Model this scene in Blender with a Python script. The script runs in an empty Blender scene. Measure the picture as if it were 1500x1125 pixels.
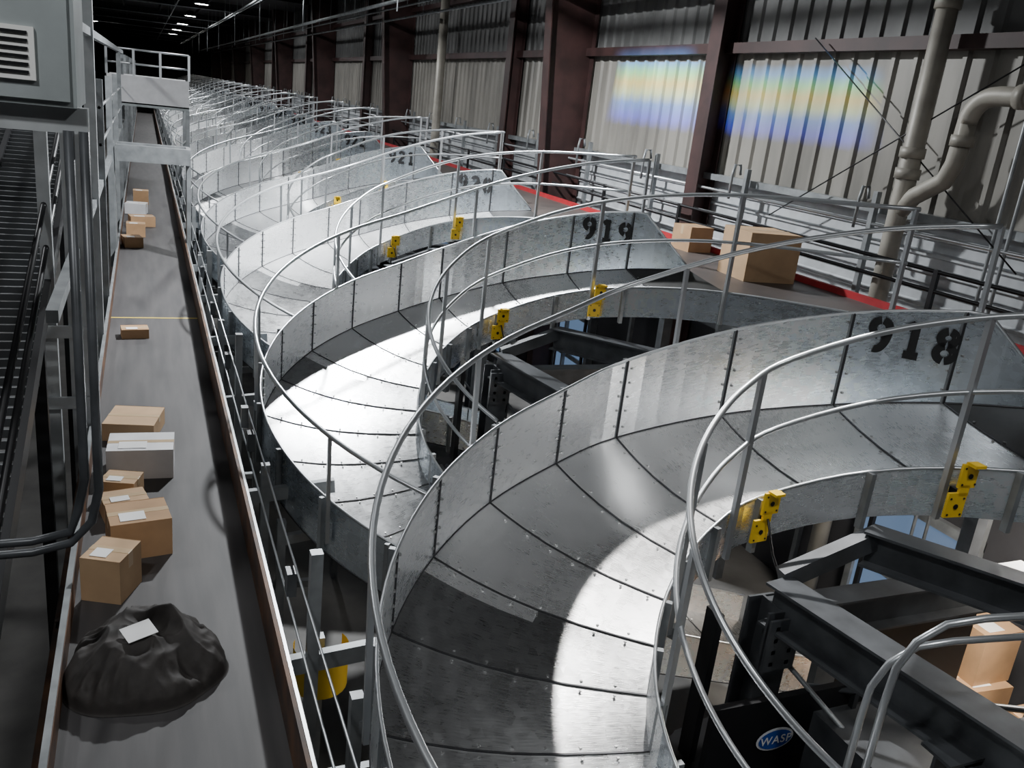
import bpy, math, random
from mathutils import Vector, Matrix, noise
random.seed(7)
S=bpy.context.scene
Z0=5.2      # floor is world z=0 ; all heights below are relative to the eye and shifted up at the end
# ------------------------------------------------------------------ materials
def mat(name,col,rough=.6,metal=0.,var=.0,scale=6.,bump=0.,col2=None,stretch=None,spec=.5):
    m=bpy.data.materials.new(name);m.use_nodes=True
    nt=m.node_tree;b=nt.nodes['Principled BSDF']
    b.inputs['Base Color'].default_value=(*col,1);b.inputs['Roughness'].default_value=rough
    b.inputs['Metallic'].default_value=metal
    b.inputs['Specular IOR Level'].default_value=spec
    if var>0 or col2 or bump>0:
        tc=nt.nodes.new('ShaderNodeTexCoord');mp=nt.nodes.new('ShaderNodeMapping')
        nt.links.new(tc.outputs['Object'],mp.inputs['Vector'])
        if stretch: mp.inputs['Scale'].default_value=stretch
        n=nt.nodes.new('ShaderNodeTexNoise');n.inputs['Scale'].default_value=scale;n.inputs['Detail'].default_value=6
        nt.links.new(mp.outputs[0],n.inputs['Vector'])
        cr=nt.nodes.new('ShaderNodeValToRGB')
        c2=col2 if col2 else tuple(max(0,c*(1-var)) for c in col)
        c1=col if col2 else tuple(min(1,c*(1+var)) for c in col)
        cr.color_ramp.elements[0].position=.35;cr.color_ramp.elements[1].position=.65
        cr.color_ramp.elements[0].color=(*c2,1);cr.color_ramp.elements[1].color=(*c1,1)
        nt.links.new(n.outputs[0],cr.inputs[0]);nt.links.new(cr.outputs[0],b.inputs['Base Color'])
        if bump>0:
            bp=nt.nodes.new('ShaderNodeBump');bp.inputs['Strength'].default_value=bump;bp.inputs['Distance'].default_value=.02
            nt.links.new(n.outputs[0],bp.inputs['Height']);nt.links.new(bp.outputs[0],b.inputs['Normal'])
    return m
def emis(name,col,st,base=None):
    m=bpy.data.materials.new(name);m.use_nodes=True;b=m.node_tree.nodes['Principled BSDF']
    b.inputs['Base Color'].default_value=(*(base or col),1)
    b.inputs['Emission Color'].default_value=(*col,1);b.inputs['Emission Strength'].default_value=st
    return m
def galv(name,base,r0,r1,streak=.25,pvar=.6):
    m=bpy.data.materials.new(name);m.use_nodes=True;nt=m.node_tree;N=nt.nodes.new;L=nt.links.new
    b=nt.nodes['Principled BSDF'];b.inputs['Metallic'].default_value=.93
    at=N('ShaderNodeAttribute');at.attribute_name='panelvar'
    uv=N('ShaderNodeUVMap')
    mp=N('ShaderNodeMapping');mp.inputs['Scale'].default_value=(1.2,22,1);L(uv.outputs[0],mp.inputs[0])
    st=N('ShaderNodeTexNoise');st.inputs['Scale'].default_value=1.6;st.inputs['Detail'].default_value=8;L(mp.outputs[0],st.inputs['Vector'])
    tc=N('ShaderNodeTexCoord')
    bl=N('ShaderNodeTexNoise');bl.inputs['Scale'].default_value=1.6;bl.inputs['Detail'].default_value=3;L(tc.outputs['Object'],bl.inputs['Vector'])
    vo=N('ShaderNodeTexVoronoi');vo.inputs['Scale'].default_value=22;L(tc.outputs['Object'],vo.inputs['Vector'])
    def math_(op,a,bv,c=None):
        n=N('ShaderNodeMath');n.operation=op
        for i,v in enumerate((a,bv,c)):
            if v is None: continue
            if isinstance(v,(int,float)): n.inputs[i].default_value=v
            else: L(v,n.inputs[i])
        return n.outputs[0]
    sep=N('ShaderNodeSeparateColor');L(vo.outputs['Color'],sep.inputs[0])
    s=math_('MULTIPLY_ADD',math_('SUBTRACT',st.outputs[0],.5),streak*3,1.)
    s=math_('MULTIPLY',s,math_('MULTIPLY_ADD',math_('SUBTRACT',bl.outputs[0],.5),.55,1.))
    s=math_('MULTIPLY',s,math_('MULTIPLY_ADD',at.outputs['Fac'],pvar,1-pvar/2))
    s=math_('MULTIPLY',s,math_('MULTIPLY_ADD',sep.outputs[0],.14,.93))
    mx=N('ShaderNodeMixRGB');mx.blend_type='MULTIPLY';mx.inputs[0].default_value=1
    mx.inputs[1].default_value=(*base,1);L(s,mx.inputs[2]);L(mx.outputs[0],b.inputs['Base Color'])
    r=math_('MULTIPLY_ADD',st.outputs[0],.24,r0-.12)
    r=math_('MULTIPLY_ADD',math_('SUBTRACT',bl.outputs[0],.5),r1-r0,r)
    r=math_('MULTIPLY_ADD',sep.outputs[1],.04,r)
    L(r,b.inputs['Roughness'])
    bp=N('ShaderNodeBump');bp.inputs['Strength'].default_value=.18;bp.inputs['Distance'].default_value=.006
    L(math_('ADD',math_('MULTIPLY',st.outputs[0],.5),math_('MULTIPLY',bl.outputs[0],4.)),bp.inputs['Height']);L(bp.outputs[0],b.inputs['Normal'])
    return m
GW=galv('galvanised_wall',(.52,.565,.61),.27,.42,.06,.5)
GF=galv('worn_steel_floor',(.50,.505,.51),.28,.5,.28,.5)
DRUB=mat('dark_slide_rubber',(.025,.024,.023),.5,var=.3)
SEAM=mat('seam_steel',(.07,.07,.075),.5,.7)
BOLT=mat('bolt_zinc',(.6,.6,.6),.35,.9)
EDGE=mat('rolled_edge',(.6,.62,.64),.35,.9)
TUBE=mat('rail_tube',(.52,.54,.56),.34,.8)
STRUT=mat('strut_grey',(.25,.265,.275),.45,.4,var=.2)
POST=mat('post_light_grey',(.42,.44,.45),.45,.2,var=.12)
DSTEEL=mat('dark_painted_steel',(.07,.075,.082),.38,.3,var=.25)
ROLL=mat('dark_roller',(.11,.115,.12),.4,.5)
BLACK=mat('black_steel',(.014,.014,.016),.4,.3)
BROWN=mat('oxide_brown_steel',(.036,.015,.014),.6,var=.3,scale=3)
RED=mat('red_edge',(.36,.015,.022),.55,var=.15)
RUST=mat('rusty_guard',(.17,.085,.045),.6,.2,col2=(.06,.042,.036),scale=5)
BELT=mat('belt_rubber',(.072,.068,.069),.6,col2=(.050,.048,.050),scale=2.2,stretch=(5,.5,1),bump=.05)
SORT=mat('sorter_belt',(.10,.082,.075),.5,col2=(.065,.055,.052),scale=2.5,bump=.05)
YEL=mat('safety_yellow',(.9,.58,.02),.45,var=.06)
CARD=mat('cardboard',(.42,.255,.135),.8,var=.12,scale=4)
CARD2=mat('cardboard_light',(.5,.33,.19),.8,var=.1,scale=4)
TAPE=mat('packing_tape',(.55,.40,.24),.3)
LABEL=mat('paper_label',(.8,.8,.8),.6)
WBOX=mat('white_carton',(.68,.68,.70),.7,var=.06)
INK=mat('stencil_black',(.006,.006,.007),.7)
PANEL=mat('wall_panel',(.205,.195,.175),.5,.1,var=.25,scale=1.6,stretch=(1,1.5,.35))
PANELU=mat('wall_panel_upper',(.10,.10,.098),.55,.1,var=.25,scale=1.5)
LOUV=mat('white_ribbed_panel',(.44,.46,.48),.5,.1,var=.12)
CEIL=mat('dark_roof',(.022,.022,.025),.8,var=.2)
CONC=mat('concrete',(.17,.165,.158),.75,col2=(.09,.088,.085),scale=1.3)
DWALL=mat('dark_wall',(.04,.04,.045),.8,var=.3,scale=1)
PIPE=mat('painted_pipe',(.32,.30,.26),.5,.1,var=.2,scale=3)
CAB=mat('cabinet_grey',(.30,.33,.335),.5,.1,var=.08)
CABV=mat('vent_white',(.75,.75,.73),.5)
BAG=mat('black_bag_fabric',(.030,.026,.024),.75,var=.25,scale=14,bump=.15)
BLUE=mat('sign_blue',(.02,.07,.35),.5)
LAMP=emis('lamp_glow',(1,.97,.92),60)
DOORL=emis('lit_trailer_interior',(.35,.55,.9),.3,(.05,.05,.06))
YLINE=mat('yellow_line',(.6,.45,.08),.5)
# ------------------------------------------------------------------ mesh builder
class MB:
    def __init__(s): s.v=[];s.f=[];s.m=[];s.sm=[];s.mats=[];s.uv={};s.pv={}
    def mi(s,m):
        if m not in s.mats: s.mats.append(m)
        return s.mats.index(m)
    def face(s,ids,m,smooth=False,uv=None,pv=.5):
        s.f.append(ids);s.m.append(s.mi(m));s.sm.append(smooth)
        k=len(s.f)-1
        if uv: s.uv[k]=uv
        s.pv[k]=pv
    def hexa(s,pts,m):
        b=len(s.v);s.v+= [tuple(p) for p in pts]
        for q in ((0,3,2,1),(4,5,6,7),(0,1,5,4),(1,2,6,5),(2,3,7,6),(3,0,4,7)): s.face([b+i for i in q],m)
    def box(s,x0,x1,y0,y1,z0,z1,m):
        s.hexa([(x0,y0,z0),(x1,y0,z0),(x1,y1,z0),(x0,y1,z0),(x0,y0,z1),(x1,y0,z1),(x1,y1,z1),(x0,y1,z1)],m)
    def obox(s,c,sz,ang,m,local=(0,0,0)):
        ca,sa=math.cos(ang),math.sin(ang);P=[]
        for dz in (-.5,.5):
            for dx,dy in ((-.5,-.5),(.5,-.5),(.5,.5),(-.5,.5)):
                x=local[0]+dx*sz[0];y=local[1]+dy*sz[1];z=local[2]+dz*sz[2]
                P.append((c[0]+x*ca-y*sa,c[1]+x*sa+y*ca,c[2]+z))
        s.hexa(P,m)
    def bar(s,a,b,w,h,m,up=(0,0,1)):
        a=Vector(a);b=Vector(b);d=(b-a).normalized();u=Vector(up)
        if abs(d.dot(u))>.98:u=Vector((0,1,0))
        r=d.cross(u).normalized();u=r.cross(d)
        P=[a+r*x*w/2+u*y*h/2 for x,y in ((-1,-1),(1,-1),(1,1),(-1,1))]
        Q=[b+r*x*w/2+u*y*h/2 for x,y in ((-1,-1),(1,-1),(1,1),(-1,1))]
        s.hexa(P+Q,m)
    def ibeam(s,a,b,w,h,m,t=.014):
        a=Vector(a);b=Vector(b);d=(b-a).normalized();u=Vector((0,0,1))
        if abs(d.dot(u))>.98:u=Vector((0,1,0))
        r=d.cross(u).normalized();u=r.cross(d)
        s.bar(a,b,t,h-2*t,m,u)
        for k in(-1,1): s.bar(a+u*k*(h/2-t/2),b+u*k*(h/2-t/2),w,t,m,u)
    def tube(s,pts,r,m,n=8,closed=False):
        pts=[Vector(p) for p in pts];b=len(s.v);N=len(pts)
        pu=None
        for i,p in enumerate(pts):
            d=(pts[min(i+1,N-1)]-pts[max(i-1,0)]).normalized()
            if pu is None:
                pu=Vector((0,0,1)) if abs(d.z)<.9 else Vector((1,0,0))
            rr=d.cross(pu).normalized();uu=rr.cross(d).normalized();pu=uu
            for k in range(n):
                a=2*math.pi*k/n;s.v.append(tuple(p+rr*math.cos(a)*r+uu*math.sin(a)*r))
        for i in range(N-1):
            for k in range(n):
                k2=(k+1)%n;s.face([b+i*n+k,b+i*n+k2,b+(i+1)*n+k2,b+(i+1)*n+k],m,True)
        s.face([b+k for k in range(n)][::-1],m);s.face([b+(N-1)*n+k for k in range(n)],m)
    def mesh(s,name):
        me=bpy.data.meshes.new(name);me.from_pydata(s.v,[],s.f)
        for m in s.mats: me.materials.append(m)
        uvl=me.uv_layers.new(name='UVMap');ca=me.color_attributes.new('panelvar','FLOAT_COLOR','CORNER')
        for i,p in enumerate(me.polygons):
            p.material_index=s.m[i];p.use_smooth=s.sm[i]
            q=s.uv.get(i);v=s.pv.get(i,.5)
            for j,li in enumerate(p.loop_indices):
                if q: uvl.data[li].uv=q[j]
                ca.data[li].color=(v,v,v,1)
        me.update();return me
    def obj(s,name,parent=None):
        return mkobj(name,s.mesh(name),parent)
def mkobj(name,data,parent=None,loc=(0,0,0)):
    o=bpy.data.objects.new(name,data);S.collection.objects.link(o);o.location=loc
    if parent:o.parent=parent
    return o
def empty(name,loc=(0,0,0)):
    return mkobj(name,None,None,loc)
# ------------------------------------------------------------------ chute geometry
IN=[(5.0,.62,-1.17),(4.42,1.85,-1.27),(3.92,2.62,-1.42),(3.5,3.12,-1.62),(3.05,3.4,-1.87)]
OUT=[(4.95,3.16,-.80),(4.5,3.60,-.86),(4.05,4.02,-.98),(3.5,4.42,-1.20),(2.9,4.70,-1.49)]
STEP=15
for th in range(105,271,STEP):
    a=math.radians(th);r=a-math.pi/2
    IN.append((3+.9*math.cos(a),2.5+.9*math.sin(a),-1.87-.5*r))
    OUT.append((3+2.2*math.cos(a),2.5+2.2*math.sin(a),-1.51-.555*r))
for i,x in enumerate((3.7,4.4,5.1)):
    IN.append((x,1.6,-3.44-.22*(i+1)));OUT.append((x,.3,-3.27-.22*(i+1)))
NS=len(IN)
def U(th): return 4+(th-90)/STEP
UWALL=.85
def cr(P,u):
    u=max(0,min(NS-1.0001,u));i=int(u);t=u-i
    p=[Vector(P[max(0,min(NS-1,i+k))]) for k in(-1,0,1,2)]
    if i==0:p[0]=2*p[1]-p[2]
    return .5*((2*p[1])+(-p[0]+p[2])*t+(2*p[0]-5*p[1]+4*p[2]-p[3])*t*t+(-p[0]+3*p[1]-3*p[2]+p[3])*t**3)
VS=[0,.05,.11,.2,.34,.5,.68,.85,1]
RISE=.10
def fz(v): return RISE*(1-v)**3-.03*math.sin(math.pi*v)
def section(u):
    I=cr(IN,u);O=cr(OUT,u);zi=I.z-.27
    fl=[]
    for v in VS:
        p=O.lerp(I,v);fl.append(Vector((p.x,p.y,zi+fz(v))))
    if u<UWALL: O.z=fl[0].z+.02+(O.z-fl[0].z)*max(0,u/UWALL)
    return I,O,fl
def build_trough():
    mb=MB();SUB=5
    us=[i/SUB for i in range((NS-1)*SUB+1)]
    secs=[section(u) for u in us]
    L=0;prev=None;Ls=[]
    for I,O,fl in secs:
        mid=fl[4]
        if prev is not None:L+=(mid-prev).length
        Ls.append(L);prev=mid
    rnd=random.Random(3)
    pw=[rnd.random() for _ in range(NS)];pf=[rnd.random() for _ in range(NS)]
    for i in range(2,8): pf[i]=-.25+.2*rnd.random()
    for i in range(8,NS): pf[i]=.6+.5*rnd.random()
    for i in range(len(us)-1):
        pi=i//SUB
        A,B=secs[i],secs[i+1];l0,l1=Ls[i],Ls[i+1]
        def quad(a,b,c,d,m,uv,pv,sm):
            k=len(mb.v);mb.v+=[tuple(a),tuple(b),tuple(c),tuple(d)];mb.face([k,k+1,k+2,k+3],m,sm,uv,pv)
        quad(A[2][0],B[2][0],B[1],A[1],GW,[(l0,0),(l1,0),(l1,.5),(l0,.5)],pw[pi],False)
        quad(A[0],B[0],B[2][-1],A[2][-1],GW,[(l0,0),(l1,0),(l1,.3),(l0,.3)],pw[-pi-1],False)
    b=len(mb.v)
    for I,O,fl in secs: mb.v+=[tuple(p) for p in fl]
    n=len(VS)
    for i in range(len(us)-1):
        pi=i//SUB
        for j in range(n-1):
            m=DRUB if us[i]<.95 else GF
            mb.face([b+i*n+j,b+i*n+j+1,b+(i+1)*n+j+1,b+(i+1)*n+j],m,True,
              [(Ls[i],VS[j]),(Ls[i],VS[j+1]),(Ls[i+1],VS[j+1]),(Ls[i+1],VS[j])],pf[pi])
    mb.tube([s[1] for s in secs],.010,EDGE,6)
    mb.tube([s[0] for s in secs],.010,EDGE,6)
    for k in range(1,NS-1):
        I,O,fl=section(k);I2,O2,fl2=section(k+.02)
        d=(fl2[4]-fl[4]).normalized()
        for a,c in zip(fl[:-1],fl[1:]):
            mb.bar(a+Vector((0,0,.003)),c+Vector((0,0,.003)),.011,.006,SEAM)
        w=(I-O);w.z=0;w.normalize()
        mb.bar(O+w*.004,fl[0]+w*.004,.012,.008,SEAM,w)
        mb.bar(O-w*.02,Vector((O.x,O.y,fl[0].z-.05))-w*.02,.03,.04,STRUT,w)
        mb.bar(I+w*.02,Vector((I.x,I.y,fl[-1].z-.05))+w*.02,.03,.04,STRUT,w)
        for v in (.12,.25,.38,.5,.62,.75,.88):
            P=O.lerp(I,v);z=(I.z-.27)+fz(v)+.006
            for s_ in(-1,1):
                q=Vector((P.x,P.y,z))+Vector((d.x,d.y,d.z))*.03*s_
                mb.obox(q,(.012,.012,.006),0,BOLT)
        dw=(O2-O);dw.z=0;dw.normalize()
        for t in(.1,.28,.46,.64,.85):
            q=O.lerp(fl[0],t)+w*.006
            for s_ in(-1,1): mb.obox(q+dw*.03*s_,(.014,.014,.012),0,BOLT)
    mb.tube([s[2][0]+Vector((0,0,.002)) for s in secs],.007,SEAM,4)
    return mb.mesh('chute_trough')
def build_rails():
    mb=MB();R=.0165
    def path(P,u0,u1,dz,off,step=.2):
        pts=[];u=u0
        while u<=u1+1e-6:
            p=cr(P,u);I=cr(IN,u);O=cr(OUT,u);w=(O-I);w.z=0;w.normalize()
            q=p+w*off;q.z+=dz;pts.append(q);u+=step
        return pts
    mb.tube(path(IN,0,U(235),.80,-.03),R,TUBE);mb.tube(path(IN,0,U(235),.42,-.03),R*.85,TUBE)
    for u in (0.02,1,2.45,U(98),U(130),U(165),U(235)):
        p=cr(IN,u);I=p;O=cr(OUT,u);w=(O-I);w.z=0;w.normalize();q=p-w*.03
        mb.bar(q+Vector((0,0,.80)),q-Vector((0,0,.27)),.030,.030,TUBE)
    mb.tube(path(OUT,UWALL,U(250),.50,.05),R,TUBE)
    for u in (UWALL,3.5,U(125),U(170),U(212),U(250)):
        p=cr(OUT,u);I=cr(IN,u);w=(p-I);w.z=0;w.normalize()
        mb.bar(p+w*.05+Vector((0,0,.50)),p+w*.03-Vector((0,0,.3)),.026,.026,TUBE)
    return mb.mesh('guard_rails')
def build_brackets():
    mb=MB();K=1.22
    for u,dz in ((3.95,-.12),(2.35,-.12)):
        p=cr(IN,u);O=cr(OUT,u);w=(O-p);w.z=0;w.normalize();q=p-w*.06;q.z+=dz
        a=math.atan2(w.y,w.x)-math.pi/2
        def bx(sz,m,lc): mb.obox(q,tuple(s_*K for s_ in sz),a,m,tuple(s_*K for s_ in lc))
        bx((.095,.012,.105),YEL,(.01,0,.085));bx((.095,.012,.11),YEL,(-.025,0,-.045))
        bx((.055,.05,.012),YEL,(.01,-.02,.14));bx((.05,.012,.05),YEL,(-.0,0,.02))
        bx((.03,.05,.03),BLACK,(0,.03,.0))
        ca,sa=math.cos(a),math.sin(a)
        for lx,lz in((.01*K,.085*K),(-.025*K,-.05*K)):
            c=Vector((q.x+lx*ca+.009*sa,q.y+lx*sa-.009*ca,q.z+lz))
            n=Vector((sa,-ca,0));mb.tube([c,c+n*.004],.014,BLACK,12)
            for sx in(-.041,.041):
                for sz in(-.044,.044):
                    cc=c+Vector((ca*sx,sa*sx,sz));mb.tube([cc,cc+n*.003],.006,BLACK,6)
    p=cr(IN,3.95)
    mb.tube([(p.x,p.y-.08,p.z-.1),(p.x+.05,p.y-.12,p.z-.3),(p.x+.12,p.y-.2,p.z-.5),(p.x+.05,p.y-.3,p.z-.9)],.007,BLACK,5)
    return mb.mesh('sensor_brackets')
def build_frame():
    mb=MB()
    zt=-2.28
    for x,y in((2.95,3.02),(3.9,1.95)):
        mb.ibeam((x,y,-5.2),(x,y,zt-.0),.18,.18,DSTEEL)
        mb.box(x-.1,x+.1,y-.13,y-.115,zt-.32,zt-.02,DSTEEL)
        for i in(-1,1):
            for j in range(4): mb.box(x+i*.05-.012,x+i*.05+.012,y-.13,y-.112,zt-.29+j*.07,zt-.266+j*.07,BOLT)
    mb.ibeam((2.95,3.02,zt-.12),(4.9,3.02,zt-.12),.15,.22,DSTEEL)
    mb.ibeam((2.95,1.95,zt-.16),(4.9,1.95,zt-.16),.15,.22,DSTEEL)
    mb.ibeam((2.95,3.02,zt+.02),(3.5,-.1,zt+.02),.18,.24,DSTEEL)
    mb.ibeam((3.50,3.02,zt+.28),(4.7,.4,zt+.48),.15,.2,DSTEEL)
    mb.bar((3.0,3.05,zt+.12),(3.55,3.0,zt+.34),.08,.10,DSTEEL)
    b=len(mb.v);n=16
    for z in(-3.28,-3.22):
        for i in range(n): mb.v.append((3+.82*math.cos(2*math.pi*i/n),2.5+.82*math.sin(2*math.pi*i/n),z))
    mb.face([b+i for i in range(n)][::-1],BLACK);mb.face([b+n+i for i in range(n)],BLACK)
    for i in range(n): mb.face([b+i,b+(i+1)%n,b+n+(i+1)%n,b+n+i],BLACK)
    for i in range(9): mb.tube([(2.45+i*.06,2.2,-3.19),(2.45+i*.06,2.9,-3.19)],.022,DSTEEL,6)
    mb.box(3.2,3.65,2.2,2.9,-3.22,-2.85,DSTEEL);mb.box(3.25,3.6,2.19,2.2,-3.1,-2.9,STRUT)
    mb.box(2.6,2.64,3.0,3.1,-3.2,-2.3,BLACK)
    # service rails, cross braces and conduit in the opening
    mb.tube([(3.2,2.9,-2.75),(4.8,2.2,-2.75)],.018,DSTEEL,6);mb.tube([(3.2,2.9,-3.0),(4.8,2.2,-3.0)],.018,DSTEEL,6)
    for t in(.15,.5,.85): mb.bar((3.2+1.6*t,2.9-.7*t,-2.75),(3.2+1.6*t,2.9-.7*t,-3.6),.03,.03,DSTEEL)
    mb.tube([(3.05,2.95,-2.6),(3.9,1.9,-3.6)],.014,STRUT,6)
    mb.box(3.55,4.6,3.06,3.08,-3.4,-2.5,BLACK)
    mb.box(3.35,3.5,3.0,3.05,-3.0,-2.62,STRUT)
    for th in(120,160,200,240):
        a=math.radians(th);x=3+2.28*math.cos(a);y=2.5+2.28*math.sin(a)
        z=-2.14-.5*(a-math.pi/2)+.1
        mb.bar((x,y,-5.2),(x,y,z),.06,.06,STRUT)
        xi=3+.86*math.cos(a);yi=2.5+.86*math.sin(a)
        mb.bar((x,y,z-.16),(xi,yi,z-.26),.05,.07,STRUT)
    return mb.mesh('support_frame')
ME=dict(trough=build_trough(),guard_rails=build_rails(),sensor_brackets=build_brackets(),support_frame=build_frame())
def text_mesh(txt,size,offset=0.):
    c=bpy.data.curves.new('t','FONT');c.body=txt;c.size=size;c.align_x='CENTER';c.align_y='CENTER';c.offset=offset;c.space_character=1.12
    o=bpy.data.objects.new('t',c);S.collection.objects.link(o)
    dg=bpy.context.evaluated_depsgraph_get();me=bpy.data.meshes.new_from_object(o.evaluated_get(dg))
    bpy.data.objects.remove(o);return me
WP=[Vector(section(i/5)[1].xy) for i in range(0,16)]
def wall_s(u): 
    i=u*5;k=int(i);t=i-k
    return sum((WP[j+1]-WP[j]).length for j in range(k))+(WP[k+1]-WP[k]).length*t
S0=wall_s(1.42)
def wall_at(s):
    d=S0-s;k=0
    while k<len(WP)-2 and d>(WP[k+1]-WP[k]).length: d-=(WP[k+1]-WP[k]).length;k+=1
    e=(WP[k+1]-WP[k]).normalized();p=WP[k]+e*d;n=Vector((-e.y,e.x))
    if n.y>0:n=-n
    return Vector((p.x,p.y,0)),Vector((n.x,n.y,0))
def A_(cx,cy,rx,ry,a0,a1,n=14): return [(cx+rx*math.cos(math.radians(a0+(a1-a0)*i/n)),cy+ry*math.sin(math.radians(a0+(a1-a0)*i/n))) for i in range(n+1)]
DG={'0':[A_(0,0,.046,.086,98,262),A_(0,0,.046,.086,-82,82)],
'1':[[(.005,.107),(.005,-.107)],[(-.04,.065),(.0,.095)],[(-.035,-.09),(.045,-.09)]],
'2':[A_(0,.042,.044,.044,165,-30,16)+[(-.03,-.06),(-.044,-.086)],[(-.055,-.087),(.058,-.087)]],
'3':[A_(-.005,.045,.044,.042,150,-80),A_(-.005,-.042,.048,.044,80,-150)],
'4':[[(.025,.107),(.025,-.107)],[(.0,.10),(-.05,-.03)],[(-.06,-.035),(.06,-.035)]],
'5':[[(.05,.088),(-.035,.088),(-.042,.015)],A_(-.002,-.035,.048,.05,130,-150)],
'6':[A_(0,-.042,.045,.045,100,440,20),A_(.01,-.02,.055,.107,175,100)],
'7':[[(-.055,.088),(.05,.088),(-.01,-.107)]],
'8':[A_(0,.048,.040,.038,100,262),A_(0,.048,.040,.038,-82,80),A_(0,-.043,.046,.043,98,262),A_(0,-.043,.046,.043,-82,82)],
'9':[A_(0,.040,.045,.046,98,262),A_(0,.040,.045,.046,-82,82),A_(-.01,.03,.055,.117,-5,-100)]}
def number_mesh(txt):
    V=[];F=[]
    ztop=cr(OUT,1.42).z;W=.023;Q=1.06
    for ci,ch in enumerate(txt):
        off=(ci-1)*.19
        for pl in DG[ch]:
            b=len(V);n=len(pl)
            for i,(px,py) in enumerate(pl):
                q0=pl[max(0,i-1)];q1=pl[min(n-1,i+1)];d=Vector((q1[0]-q0[0],q1[1]-q0[1])).normalized()
                for s_ in(-1,1):
                    x=(px-d.y*W*s_)*Q;y=(py+d.x*W*s_)*Q
                    w,nn=wall_at(off+x);q=w+nn*.014;V.append((q.x,q.y,ztop-.185+y))
            for i in range(n-1): F.append([b+2*i,b+2*i+1,b+2*i+3,b+2*i+2])
    me=bpy.data.meshes.new('num');me.from_pydata(V,[],F);me.materials.append(INK)
    return me
NCH=24
for k in range(-1,NCH):
    e=empty('spiral_chute',(0,4*k,0))
    for nm,me in ME.items(): mkobj(nm,me,e)
    if 0<=k<16: mkobj('painted_number',number_mesh(str(918+k)),e)
# ------------------------------------------------------------------ room shell
YA,YB=-6,112
XL,XR=-9,7.25;ZC=3.4;ZF=-5.2
m=MB();m.box(XL,XR+.1,YA,YB,ZF-.1,ZF,CONC);m.obj('floor')
m=MB();m.box(XL,XR+.1,YA,YB,ZC,ZC+.1,CEIL)
m.obj('ceiling')
m=MB();m.box(XL-.1,XL,YA,YB,ZF,ZC,DWALL);m.obj('wall_left')
m=MB();m.box(XL,XR+.1,YB,YB+.1,ZF,ZC,DWALL);m.obj('wall_far')
m=MB();m.box(XL,XR+.1,YA-.1,YA,ZF,ZC,DWALL);m.obj('wall_near')
m=MB()
m.box(XR+.05,XR+.12,YA,YB,ZF,ZC,DWALL)
def corr(z0,z1,mt):
    y=YA;P=[]
    while y<YB:
        P+=[(XR+.0,y),(XR+.0,y+.20),(XR-.035,y+.225),(XR-.035,y+.275)];y+=.30
    b=len(m.v)
    for x,yy in P: m.v+=[(x,yy,z0),(x,yy,z1)]
    for i in range(len(P)-1): m.face([b+2*i,b+2*i+1,b+2*i+3,b+2*i+2],mt)
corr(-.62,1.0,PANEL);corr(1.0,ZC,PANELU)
z=-1.9;b=len(m.v);P=[]
while z<-.62: P+=[(XR-.02,z),(XR-.02,z+.10),(XR-.05,z+.115),(XR-.05,z+.15)];z+=.165
for x,zz in P:m.v+=[(x,YA,min(zz,-.62)),(x,YB,min(zz,-.62))]
for i in range(len(P)-1): m.face([b+2*i,b+2*i+1,b+2*i+3,b+2*i+2],LOUV)
m.box(XR-.02,XR+.05,YA,YB,ZF,-1.88,DWALL)
m.obj('wall_right')
for i in range(8):
    y=5.0+4*i;m=MB()
    m.box(XR-.06,XR-.03,y,y+1.3,ZF,-3.5,DOORL)
    for yy in(y-.08,y+1.3): m.box(XR-.1,XR-.02,yy,yy+.08,ZF,-3.4,STRUT)
    m.box(XR-.1,XR-.02,y-.08,y+1.38,-3.5,-3.4,STRUT);m.box(XR-.09,XR-.03,y,y+1.3,-4.3,-4.22,STRUT)
    m.obj('door_%d'%(i+1))
m=MB()
for zz,h in((1.04,.13),(-.6,.08),(2.3,.12)):
    m.box(XR-.17,XR-.04,YA,YB,zz-h/2,zz+h/2,BROWN if zz>0 else STRUT)
m.obj('trim_1')
def column(y,taper):
    m=MB();n='steel_column' if not taper else 'tapered_frame_column'
    x1=XR-.06
    if taper:
        xb,xt=x1-.42,x1-1.0;w=.13
        m.hexa([(xb,y-.01,ZF),(x1,y-.01,ZF),(x1,y+.01,ZF),(xb,y+.01,ZF),(xt,y-.01,ZC),(x1,y-.01,ZC),(x1,y+.01,ZC),(xt,y+.01,ZC)],BROWN)
        m.hexa([(xb-.02,y-w,ZF),(xb,y-w,ZF),(xb,y+w,ZF),(xb-.02,y+w,ZF),(xt-.02,y-w,ZC),(xt,y-w,ZC),(xt,y+w,ZC),(xt-.02,y+w,ZC)],BROWN)
        m.box(x1-.02,x1,y-w,y+w,ZF,ZC,BROWN)
    else:
        m.box(x1-.28,x1-.26,y-.14,y+.14,ZF,ZC,BROWN);m.box(x1-.02,x1,y-.14,y+.14,ZF,ZC,BROWN);m.box(x1-.26,x1-.02,y-.012,y+.012,ZF,ZC,BROWN)
    m.obj(n)
COLS=((-2,1),(2.8,0),(10.3,0),(14.4,1),(17.6,0),(25.9,1),(31,0),(37.6,1),(43,0),(49,1),(55,0),(61,1),(73,1),(85,1),(97,1))
for y,t in COLS: column(y,t)
m=MB()
for x in(-7,-5,-3,-1,1,3,5): m.box(x-.04,x+.04,YA,YB,ZC-.16,ZC,CEIL)
for y,t in COLS:
    if t: m.ibeam((6.1,y,ZC-.25),(XL,y,ZC-.25),.22,.4,CEIL)
m.obj('trim_2')
m=MB()
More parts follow.
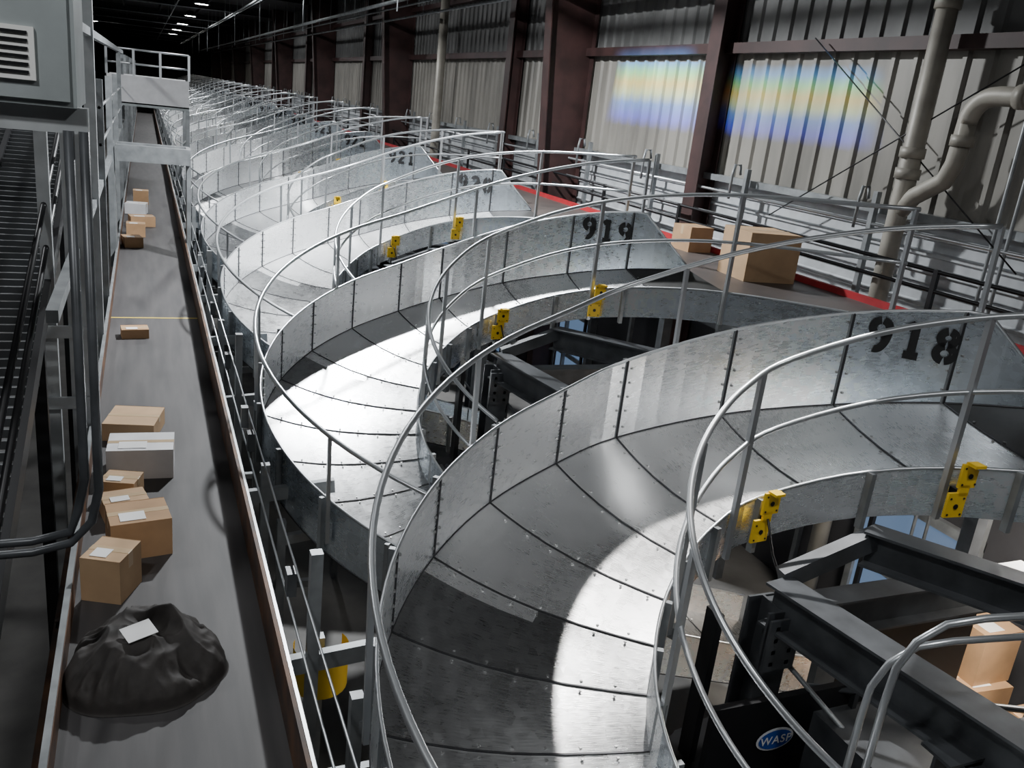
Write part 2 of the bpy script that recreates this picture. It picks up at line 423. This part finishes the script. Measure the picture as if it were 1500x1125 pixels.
for x,z,r in((3.6,2.5,.03),(3.8,2.55,.02),(5.6,2.1,.05),(5.9,2.05,.025),(1.4,2.7,.025),(6.3,1.9,.03)):
    m.tube([(x,YA+1,z),(x,YB-1,z)],r,STRUT)
    y=4
    while y<YB: m.bar((x,y,z),(x,y,ZC),.012,.012,STRUT);y+=6
y=14
while y<100:
    m.tube([(3.6,y,2.5),(3.6,y+.01,1.2)],.012,STRUT,6);m.tube([(3.6,y,2.5),(-6,y+5,2.6)],.02,STRUT,6);y+=9
m.obj('ceiling_conduits')
def lamp(x,y,z,power,col=(.95,.98,1.),r=.2):
    mb=MB()
    n=20;b=len(mb.v)
    for rr,zz in((r,z),(r*1.35,z+.0),(r*1.0,z+.16),(r*.45,z+.28)):
        for i in range(n): mb.v.append((x+rr*math.cos(2*math.pi*i/n),y+rr*math.sin(2*math.pi*i/n),zz))
    mb.face([b+i for i in range(n)][::-1],LAMP)
    for k in range(3):
        for i in range(n): mb.face([b+k*n+i,b+k*n+(i+1)%n,b+(k+1)*n+(i+1)%n,b+(k+1)*n+i],DSTEEL,True)
    mb.face([b+3*n+i for i in range(n)],DSTEEL)
    mb.tube([(x,y,z+.28),(x,y,ZC)],.012,DSTEEL,6)
    o=mb.obj('highbay_lamp')
    if power:
        l=bpy.data.lights.new('lamp_light','AREA');l.shape='DISK';l.size=r*2;l.energy=power;l.color=col
        lo=bpy.data.objects.new('lamp_light',l);S.collection.objects.link(lo);lo.parent=o;lo.location=(x,y,z-.03)
lamp(-1.6,1.0,2.9,110)  # added front lamp, set off the lamp row to brighten the belt
lamp(2.6,.3,2.9,70)  # lamp added to brighten the lower run of the near chute
lamp(2.7,11.5,2.8,1250,r=.15)
for y in (23,34,45,56): lamp(2.5,y,2.9,380,r=.28)
for y in (67,78,89,100): lamp(2.5,y,2.9,0,r=.34)
for y in (9,20,34): lamp(-3.5,y,2.9,130)  # left row added as ambient fill
for y in (46,58,70,82): lamp(-3.5,y,2.9,0)  # rest of the added left row, glowing discs only
# ------------------------------------------------------------------ sorter conveyor
m=MB();SA,SB=4.97,6.45
m.box(SA,SB,YA+1,105,-1.50,-1.44,SORT)
m.box(SA+.02,SA+.06,YA+1,105,-1.80,-1.50,DSTEEL);m.box(SB-.06,SB,YA+1,105,-1.80,-1.50,DSTEEL)
m.box(SA-.01,SA+.02,YA+1,105,-1.50,-1.425,EDGE)
m.box(SB,SB+.05,YA+1,105,-1.50,-1.375,RED)
y=YA+1.5
while y<100:
    m.box(SA+.02,SA+.12,y,y+.1,-5.2,-1.8,DSTEEL);m.box(SB-.12,SB-.02,y,y+.1,-5.2,-1.8,DSTEEL);m.box(SA,SB,y,y+.1,-1.9,-1.8,DSTEEL);y+=4
m.obj('sorter_conveyor')
m=MB();y=YA+2
while y<90:
    m.box(6.98,7.04,y,y+.06,-5.2,-.42,STRUT)
    m.box(6.72,6.76,y+1,y+1.05,-5.2,-1.0,BLACK)
    m.tube([(6.9,y+.03,-.5),(6.88,y+.03,-.38),(6.8,y+.03,-.38),(6.78,y+.03,-.5),(6.78,y+.03,-.8)],.018,STRUT,6)
    y+=2.2
for z in(-1.02,-1.2): m.tube([(6.74,YA+2,z),(6.74,90,z)],.02,BLACK,6)
for z in(-.75,-1.05): m.tube([(7.0,YA+2,z),(7.0,90,z)],.02,TUBE,6)
m.obj('wall_barrier')
m=MB()
m.tube([(6.9,6.6,-5.2),(6.9,6.6,ZC)],.095,PIPE,16)
for z in(-.25,-.05,1.3): m.tube([(6.9,6.6,z),(6.9,6.6,z+.1)],.12,PIPE,16)
m.tube([(6.9,6.62,-.62),(6.9,6.45,-.40),(6.9,6.15,-.22),(6.9,6.08,-.05),(6.9,6.06,.3)]+[(6.9,6.06-.25+.25*math.cos(a),.3+.25*math.sin(a)) for a in [math.radians(t) for t in range(0,91,15)]]+[(6.9,5.0,.55),(6.9,-4,.55)],.085,PIPE,16)
m.tube([(6.9,6.06,.1),(6.9,6.06,.2)],.105,PIPE,16);m.tube([(6.9,5.6,.55),(6.9,5.5,.55)],.105,PIPE,16)
m.obj('drain_pipe')
m=MB()
m.tube([(6.85,22,-5.2),(6.85,22,ZC)],.11,PIPE,12);m.obj('drain_pipe')
m=MB()
for y in(5.4,5.55): m.tube([(7.0,y,-5.2),(7.0,y,ZC)],.018,STRUT,6)
m.tube([(6.95,8.4,1.1),(6.95,5.2,-.9)],.008,BLACK,5);m.tube([(6.95,5.2,1.1),(6.95,8.6,-.9)],.008,BLACK,5)
m.obj('wall_conduit')
# ------------------------------------------------------------------ cardboard boxes
def carton(x,y,z,w,d,h,ang=0,name='cardboard_box',cm=CARD,label=True,tape=True):
    m=MB();a=math.radians(ang);c=(x,y,z+h/2)
    m.obox(c,(w,d,h),a,cm)
    if tape:
        m.obox(c,(w*1.004,.05,.003),a,TAPE,(0,0,h/2));
        for s in(-1,1): m.obox(c,(.003,.05,h*.35),a,TAPE,(s*w/2,0,h*.33))
    if label: m.obox(c,(w*.42,d*.36,.003),a,LABEL,(-w*.12,-d*.2,h/2+.003))
    for s in(-1,1): m.obox(c,(w*.996,.002,.004),a,cm,(0,s*d*.499,h/2))
    o=m.obj(name)
    bv=o.modifiers.new('b','BEVEL');bv.width=.004;bv.segments=2;bv.limit_method='ANGLE'
    return o
BZ=-2.8
carton(-.14,9.85,BZ,.27,.2,.10,5)
carton(-.18,18.8,BZ,.38,.34,.2,-8,'white_box',WBOX);carton(-.08,17.3,BZ,.42,.3,.18,10);carton(-.17,16.2,BZ,.3,.28,.22,0);carton(-.22,15.2,BZ,.28,.3,.16,12);carton(-.1,20.2,BZ,.3,.3,.28,0)
carton(-.12,7.05,BZ,.38,.42,.14,-12,cm=CARD2,label=False)
carton(-.065,6.30,BZ,.44,.34,.22,-3,'white_box',WBOX)
carton(-.19,5.88,BZ,.23,.2,.14,-18,cm=CARD2)
carton(-.17,5.60,BZ,.27,.2,.13,12,cm=CARD2)
carton(-.08,5.14,BZ,.34,.3,.24,8)
carton(-.215,4.66,BZ,.22,.25,.26,-25,cm=CARD2)
carton(5.97,7.42,-1.44,.60,.55,.50,-6,cm=CARD2,label=False)
carton(6.22,9.05,-1.44,.34,.36,.30,4,cm=CARD,label=False)
for x,y,z,w,h in((6.6,3.5,ZF,.55,.5),(6.55,3.5,ZF+.5,.5,.55),(6.65,4.3,ZF,.5,.9),(6.7,4.35,ZF+.9,.45,.5),(6.6,2.7,ZF,.5,.8),(6.6,2.7,ZF+.8,.45,.5),(6.05,2.6,ZF,.5,.6),(6.05,2.6,ZF+.6,.45,.45),(6.0,3.3,ZF,.5,.55),(6.6,1.9,ZF,.5,.9),(5.5,2.4,ZF,.45,.7),(5.55,2.9,ZF,.45,.5),(5.5,2.4,ZF+.7,.4,.4)):
    carton(x,y,z,w-.02,w-.05,h,random.uniform(-5,5),cm=random.choice([CARD,CARD2]))
# ------------------------------------------------------------------ belt conveyor
m=MB();CA,CB=-.40,.54
m.box(CA,CB,-4,60,BZ-.05,BZ,BELT)
m.box(CA-.03,CA,-4,60,BZ-.3,BZ+.16,STRUT);m.box(CA-.10,CA-.03,-4,60,BZ-.28,BZ-.1,RUST)
m.box(CA-.015,CA+.003,-4,60,BZ,BZ+.15,RUST)
m.box(CB,CB+.02,-4,60,BZ-.3,BZ+.27,RUST);m.box(CB+.02,CB+.035,-4,60,BZ+.25,BZ+.275,EDGE);m.box(CB+.02,CB+.03,-4,60,BZ-.35,BZ+.24,STRUT)
m.box(CA,CB,10.62,10.66,BZ,BZ+.002,YLINE)
y=-3
while y<60:
    for x in(CA-.06,CB+.06): m.box(x-.03,x+.03,y,y+.06,ZF,BZ-.1,STRUT)
    m.box(CA-.06,CB+.06,y,y+.06,BZ-.4,BZ-.3,STRUT);y+=2.5
m.obj('belt_conveyor')
m=MB();y=-2.2;i=0
while y<60:
    m.box(.72,.78,y,y+.06,ZF,-2.2 if i%2 else -2.6,STRUT)
    m.bar((.62,y+.03,-2.85),(1.25,y+.03,-2.80),.05,.10,STRUT)
    m.bar((.62,y+.03,-3.6),(1.1,y+.03,-3.6),.05,.05,STRUT)
    m.tube([(.75,y,-3.3),(.75,y+2,-4.4)],.012,STRUT,5)
    m.obox((.68,y+.35,-2.55),(.05,.09,.14),0,DSTEEL)
    if i%3==1: m.obox((.66,y+.6,-2.45),(.05,.07,.16),0,STRUT)
    y+=2.0;i+=1
for x,z in((.70,-2.45),(.66,-2.62),(.68,-3.0)): m.tube([(x,-3,z),(x,60,z)],.007,TUBE,5)
m.tube([(.62,-3,-2.9),(.62,60,-2.9)],.02,STRUT,6)
m.obj('cable_support_rack')
m=MB()
P=[(.84+.15*math.cos(a),4.05+.15*math.sin(a)) for a in [math.radians(t) for t in range(150,391,15)]]
b=len(m.v)
for x,y in P:m.v+=[(x,y,-3.15),(x,y,-2.9)]
for i in range(len(P)-1): m.face([b+2*i,b+2*i+2,b+2*i+3,b+2*i+1],YEL,True)
m.box(.81,.87,4.1,4.16,ZF,-2.9,STRUT)
m.obj('yellow_bollard_guard')
# ------------------------------------------------------------------ left side
m=MB()
for x,y,w in((-.47,6.9,.14),(-.66,6.9,.08),(-.50,7.8,.07),(-.47,9.4,.1)):
    m.box(x-w/2,x+w/2,y-w/2,y+w/2,ZF,ZC,POST)
for z in(-.4,-.25,-1.95,-2.5): m.box(-1.6,-.42,6.80,6.83,z,z+.09,POST)
m.box(-.50,-.44,5,24,-1.35,-1.28,STRUT);m.box(-.50,-.44,4,24,.2,.27,STRUT)
for y in range(11,60,3):
    m.box(-.5,-.42,y,y+.08,ZF,-.2 if y<20 else .2,STRUT)
    m.tube([(-.46,y,-.9),(-.46,y+3,-.9)],.018,TUBE,6);m.tube([(-.46,y,-.5),(-.46,y+3,-.5)],.018,TUBE,6)
m.obj('steel_support_frame')
m=MB()
cx0,cx1,cy0,cy1,cz0,cz1=-1.0,-.215,3.5,4.0,-.17,1.4
m.box(cx0,cx1,cy0,cy1,cz0,cz1,CAB);m.box(cx0+.02,cx1-.02,cy0-.015,cy0,cz0+.02,cz1-.02,CAB)
m.box(-.53,-.335,cy0-.03,cy0-.014,-.09,.08,CABV)
for i in range(6): m.box(-.51,-.355,cy0-.036,cy0-.029,-.07+i*.025,-.060+i*.025,BLACK)
m.box(cx0,cx1+.03,cy0+.05,cy0+.12,cz0-.09,cz0,POST)
m.bar((-.46,cy1,-.22),(-.46,6.83,-.22),.06,.08,STRUT)
m.obj('electrical_cabinet')
m=MB()
def yz(y): return -2.4+(y-4)*.28
for x in(-.66,-1.2,-1.7,-2.2): m.bar((x,3,yz(3)),(x,13,yz(13)),.04,.14,BLACK)
y=3.0
while y<13:
    m.bar((-.68,y,yz(y)+.02),(-2.2,y,yz(y)+.02),.035,.05,ROLL);y+=.10
for y in(6.2,8.6,11,12.8):
    for x in(-.68,-2.2): m.box(x-.04,x+.04,y,y+.08,ZF,yz(y),BLACK)
    m.bar((-.68,y,yz(y)-.3),(-2.2,y,yz(y)-.3),.05,.05,BLACK)
m.tube([(-.66,3,yz(3)+.6),(-.66,13,yz(13)+.6)],.02,BLACK)
m.tube([(-.66,3,yz(3)+.3),(-.66,13,yz(13)+.3)],.02,BLACK)
m.obj('inclined_slat_conveyor')
m=MB()
for off in(0,.05):
    m.tube([(-.20-off,3.55,-.25),(-.20-off,3.55,-1.66+off),(-.23-off,3.55,-1.80+off),(-.31,3.55,-1.89+off),(-.45,3.55,-1.92+off),(-1.2,3.55,-1.92+off)],.018,DSTEEL,8)
m.obj('bent_conduit')
m=MB()
m.box(-.75,.95,22,24,-.9,-.82,CAB);m.box(-.75,.95,22,22.05,-.85,-.25,WBOX);m.box(-.75,.95,23.95,24,-.85,-.25,WBOX)
for x in(-.75,-.2,.35,.95):
    m.box(x-.025,x+.025,22,22.05,-.25,.3,TUBE)
for z in(0,.3): m.tube([(-.75,22.02,z),(.95,22.02,z)],.02,TUBE)
for x in(-.72,.92):
    for y in(22.05,23.9): m.box(x-.04,x+.04,y-.04,y+.04,ZF,-.9,STRUT)
m.obj('crossover_platform')
m=MB();m.box(-.38,.62,14,14.12,-1.35,-1.12,STRUT);m.box(-.38,.62,14.5,14.6,-1.35,-1.12,STRUT)
for x in(-.44,.60): m.box(x-.03,x+.03,14.12,14.5,ZF,-1.12,STRUT)
m.obj('crossover_girder')
m=MB()
for dx,dy,dz in((0,0,0),(.10,.16,-.22)):
    m.tube([(2.50+dx,1.90+dy,-3.22),(2.50+dx,1.90+dy,-1.95+dz),(2.51+dx,1.90+dy,-1.80+dz),(2.55+dx,1.88+dy,-1.68+dz),(2.64+dx,1.85+dy,-1.60+dz),(2.76+dx,1.80+dy,-1.56+dz),(3.4+dx,1.70+dy,-1.55+dz),(3.55+dx,1.70+dy,-1.58+dz),(3.6+dx,1.85+dy,-1.7+dz),(3.6-dx,1.95,-3.22)],.015,TUBE,8)
m.obj('ladder_handrail')
m=MB()
m.box(2.55,3.6,2.82,2.86,-3.22,-2.72,BLACK);
b=len(m.v);n=24
for i in range(n):
    a=2*math.pi*i/n;m.v.append((2.97+.12*math.cos(a),2.812,-2.97+.07*math.sin(a)))
m.face([b+i for i in range(n)],LABEL)
b=len(m.v)
for i in range(n):
    a=2*math.pi*i/n;m.v.append((2.97+.108*math.cos(a),2.808,-2.97+.058*math.sin(a)))
m.face([b+i for i in range(n)],BLUE)
so=m.obj('oval_sign_panel')
me=text_mesh('WASP',.07,.001);me.materials.clear();me.materials.append(LABEL)
o=mkobj('sign_text',me,so);o.rotation_euler=(math.pi/2,0,0);o.location=(2.97,2.803,-2.97)
for y in(3.2,):
    l=bpy.data.lights.new('work_light','AREA');l.size=.3;l.shape='RECTANGLE';l.size_y=1.4;l.energy=120;l.color=(1,.90,.75)
    mb=MB();mb.box(5.55,5.85,y-.7,y+.7,-1.99,-1.91,LAMP);o=mb.obj('fluorescent_work_light')
    lo=bpy.data.objects.new('work_light',l);S.collection.objects.link(lo);lo.parent=o;lo.location=(5.7,y,-2.02)
# ------------------------------------------------------------------ bag : soft fabric sack lying on the belt
m=MB();nu,nv=150,90
def sm(a,b,x):
    t=max(0,min(1,(x-a)/(b-a)));return t*t*(3-2*t)
for j in range(nv+1):
    for i in range(nu):
        th=2*math.pi*i/nu;t=j/nv
        base=Vector((math.cos(th),math.sin(th)))
        out=.33*(1+.16*noise.noise(Vector((base.x*1.3,base.y*1.3,3.1)))+.06*math.cos(3*th+.9))
        rr=out*t
        cy=.05*(1-t)
        x=base.x*rr*1.16;y=cy+base.y*rr*1.0
        prof=.22*max(0,1-t**2.6)**.62
        prof*=1+.45*y/.33*sm(.05,.5,t)*.6
        ridge=math.exp(-((y-.13+.25*(x-.04))**2)/.0016)*math.exp(-((x-.05)**2)/.012)*.085
        big=.045*noise.noise(Vector((x*4.2,y*4.2,2)))
        w1=1-abs(noise.noise(Vector((x*5+y*3,y*6-x*2,9))))*3.0
        w2=1-abs(noise.noise(Vector((x*11-y*5,y*9+x*6,4))))*3.0
        edge=sm(.45,.9,t)*(1-sm(.94,1,t))
        hem=(1-abs(noise.noise(Vector((base.x*5,base.y*5,t*1.5))))*2.6)*.022*edge
        z=prof+ridge+big*sm(1,.7,t)+.022*w1*sm(1,.8,t)+.010*w2*sm(1,.8,t)+hem
        if t>.95: z*=max(0,(1-t)/.05)
        m.v.append((x,y,max(.003,z)))
for j in range(nv):
    for i in range(nu):
        m.face([j*nu+i,j*nu+(i+1)%nu,(j+1)*nu+(i+1)%nu,(j+1)*nu+i],BAG,True)
m.face([nv*nu+i for i in range(nu)][::-1],BAG)
lz=[v for v in m.v if abs(v[0]+.02)<.06 and abs(v[1]+.03)<.05]
zz=max(v[2] for v in lz)
bag=m.obj('black_fabric_bag');bag.location=(-.05,3.88,BZ)
m=MB();m.obox((0,0,0),(.14,.11,.003),.4,LABEL);lb=m.obj('label',bag);lb.location=(-.02,-.03,zz+.003);lb.rotation_euler=(math.radians(8),0,0)
# ------------------------------------------------------------------ colour light
def spot(name,loc,tgt,power,ang,blend,col,rad=.05):
    l=bpy.data.lights.new(name,'SPOT');l.energy=power;l.spot_size=math.radians(ang);l.spot_blend=blend;l.color=col;l.shadow_soft_size=rad
    o=bpy.data.objects.new(name,l);S.collection.objects.link(o);o.location=loc
    d=Vector(tgt)-Vector(loc);o.rotation_euler=d.to_track_quat('-Z','Y').to_euler()
    return o
# narrow spot added for the bright patch on the nearest chute, housing added too
sp_=spot('patch_spot',(3.4,5.3,2.9),(2.68,2.92,-2.5),2600,16.5,.05,(1,.98,.95),.03)
mb=MB();dd=(Vector((2.68,2.92,-2.5))-Vector((3.4,5.3,2.9))).normalized();p0=Vector((3.4,5.3,2.9))
mb.tube([p0-dd*.06,p0-dd*.34],.10,DSTEEL,16);mb.bar(p0-dd*.3,(3.4,5.36,3.4),.03,.03,DSTEEL)
o=mb.obj('added_spot_housing');sp_.parent=o
def rainbow_spot(loc,tgt,power,halfw,halfh):  # unseen spot added to cast rainbow bands on the wall
    o=spot('rainbow_spot_light',loc,tgt,power,60,.1,(1,1,1),.005);l=o.data;l.use_nodes=True;nt=l.node_tree;N=nt.nodes.new;L=nt.links.new
    em=[n for n in nt.nodes if n.type=='EMISSION'][0]
    tc=N('ShaderNodeTexCoord');sp=N('ShaderNodeSeparateXYZ');L(tc.outputs['Normal'],sp.inputs[0])
    def mm(op,a,b):
        n=N('ShaderNodeMath');n.operation=op
        for i,v in enumerate((a,b)):
            if isinstance(v,(int,float)):n.inputs[i].default_value=v
            elif v is not None:L(v,n.inputs[i])
        return n
    zz_=mm('ABSOLUTE',sp.outputs[2],0).outputs[0]
    yy=mm('DIVIDE',sp.outputs[1],zz_).outputs[0];xx=mm('DIVIDE',sp.outputs[0],zz_).outputs[0]
    t=mm('ADD',mm('DIVIDE',yy,2*halfh).outputs[0],.5).outputs[0]
    r=N('ShaderNodeValToRGB');L(t,r.inputs[0]);E=r.color_ramp.elements
    E[0].position=0;E[0].color=(0,0,0,1);E[1].position=1;E[1].color=(0,0,0,1)
    for p,c in((.12,(.03,.06,1)),(.28,(.08,.30,1)),(.42,(.7,.9,.5)),(.55,(1,.8,.2)),(.7,(.3,.95,.4)),(.85,(.05,.35,.9))):
        e=E.new(p);e.color=(*c,1)
    ax=mm('ABSOLUTE',xx,0).outputs[0]
    f=mm('SUBTRACT',1,mm('DIVIDE',ax,halfw).outputs[0]);f.use_clamp=True
    f2=mm('MULTIPLY',f.outputs[0],3.);f2.use_clamp=True
    mx=N('ShaderNodeMixRGB');mx.blend_type='MULTIPLY';mx.inputs[0].default_value=1;L(r.outputs[0],mx.inputs[1]);L(f2.outputs[0],mx.inputs[2])
    L(mx.outputs[0],em.inputs[0])
rainbow_spot((4.6,12.15,2.2),(7.22,12.15,.54),3600,.46,.15)
rainbow_spot((4.6,8.9,2.2),(7.22,8.9,.45),1700,.46,.12)
w=bpy.data.worlds.new('w');S.world=w;w.use_nodes=True
w.node_tree.nodes['Background'].inputs[0].default_value=(.5,.6,.8,1);w.node_tree.nodes['Background'].inputs[1].default_value=.05
cam=bpy.data.cameras.new('camera');cam.sensor_width=36;cam.sensor_fit='HORIZONTAL';cam.lens=30.336;cam.clip_start=.05;cam.clip_end=300
co=bpy.data.objects.new('camera',cam);S.collection.objects.link(co);S.camera=co
R=Vector((.9219,-.372,.1082)).normalized();F=Vector((.3869,.8707,-.3038));F=(F-R*F.dot(R)).normalized();Up=R.cross(F)
M=Matrix((R,Up,-F)).transposed().to_4x4()
for o in S.objects:
    if o.parent is None:
        if o is co: M2=M.copy();M2.translation=(0,0,Z0);o.matrix_world=M2
        else: o.location.z+=Z0
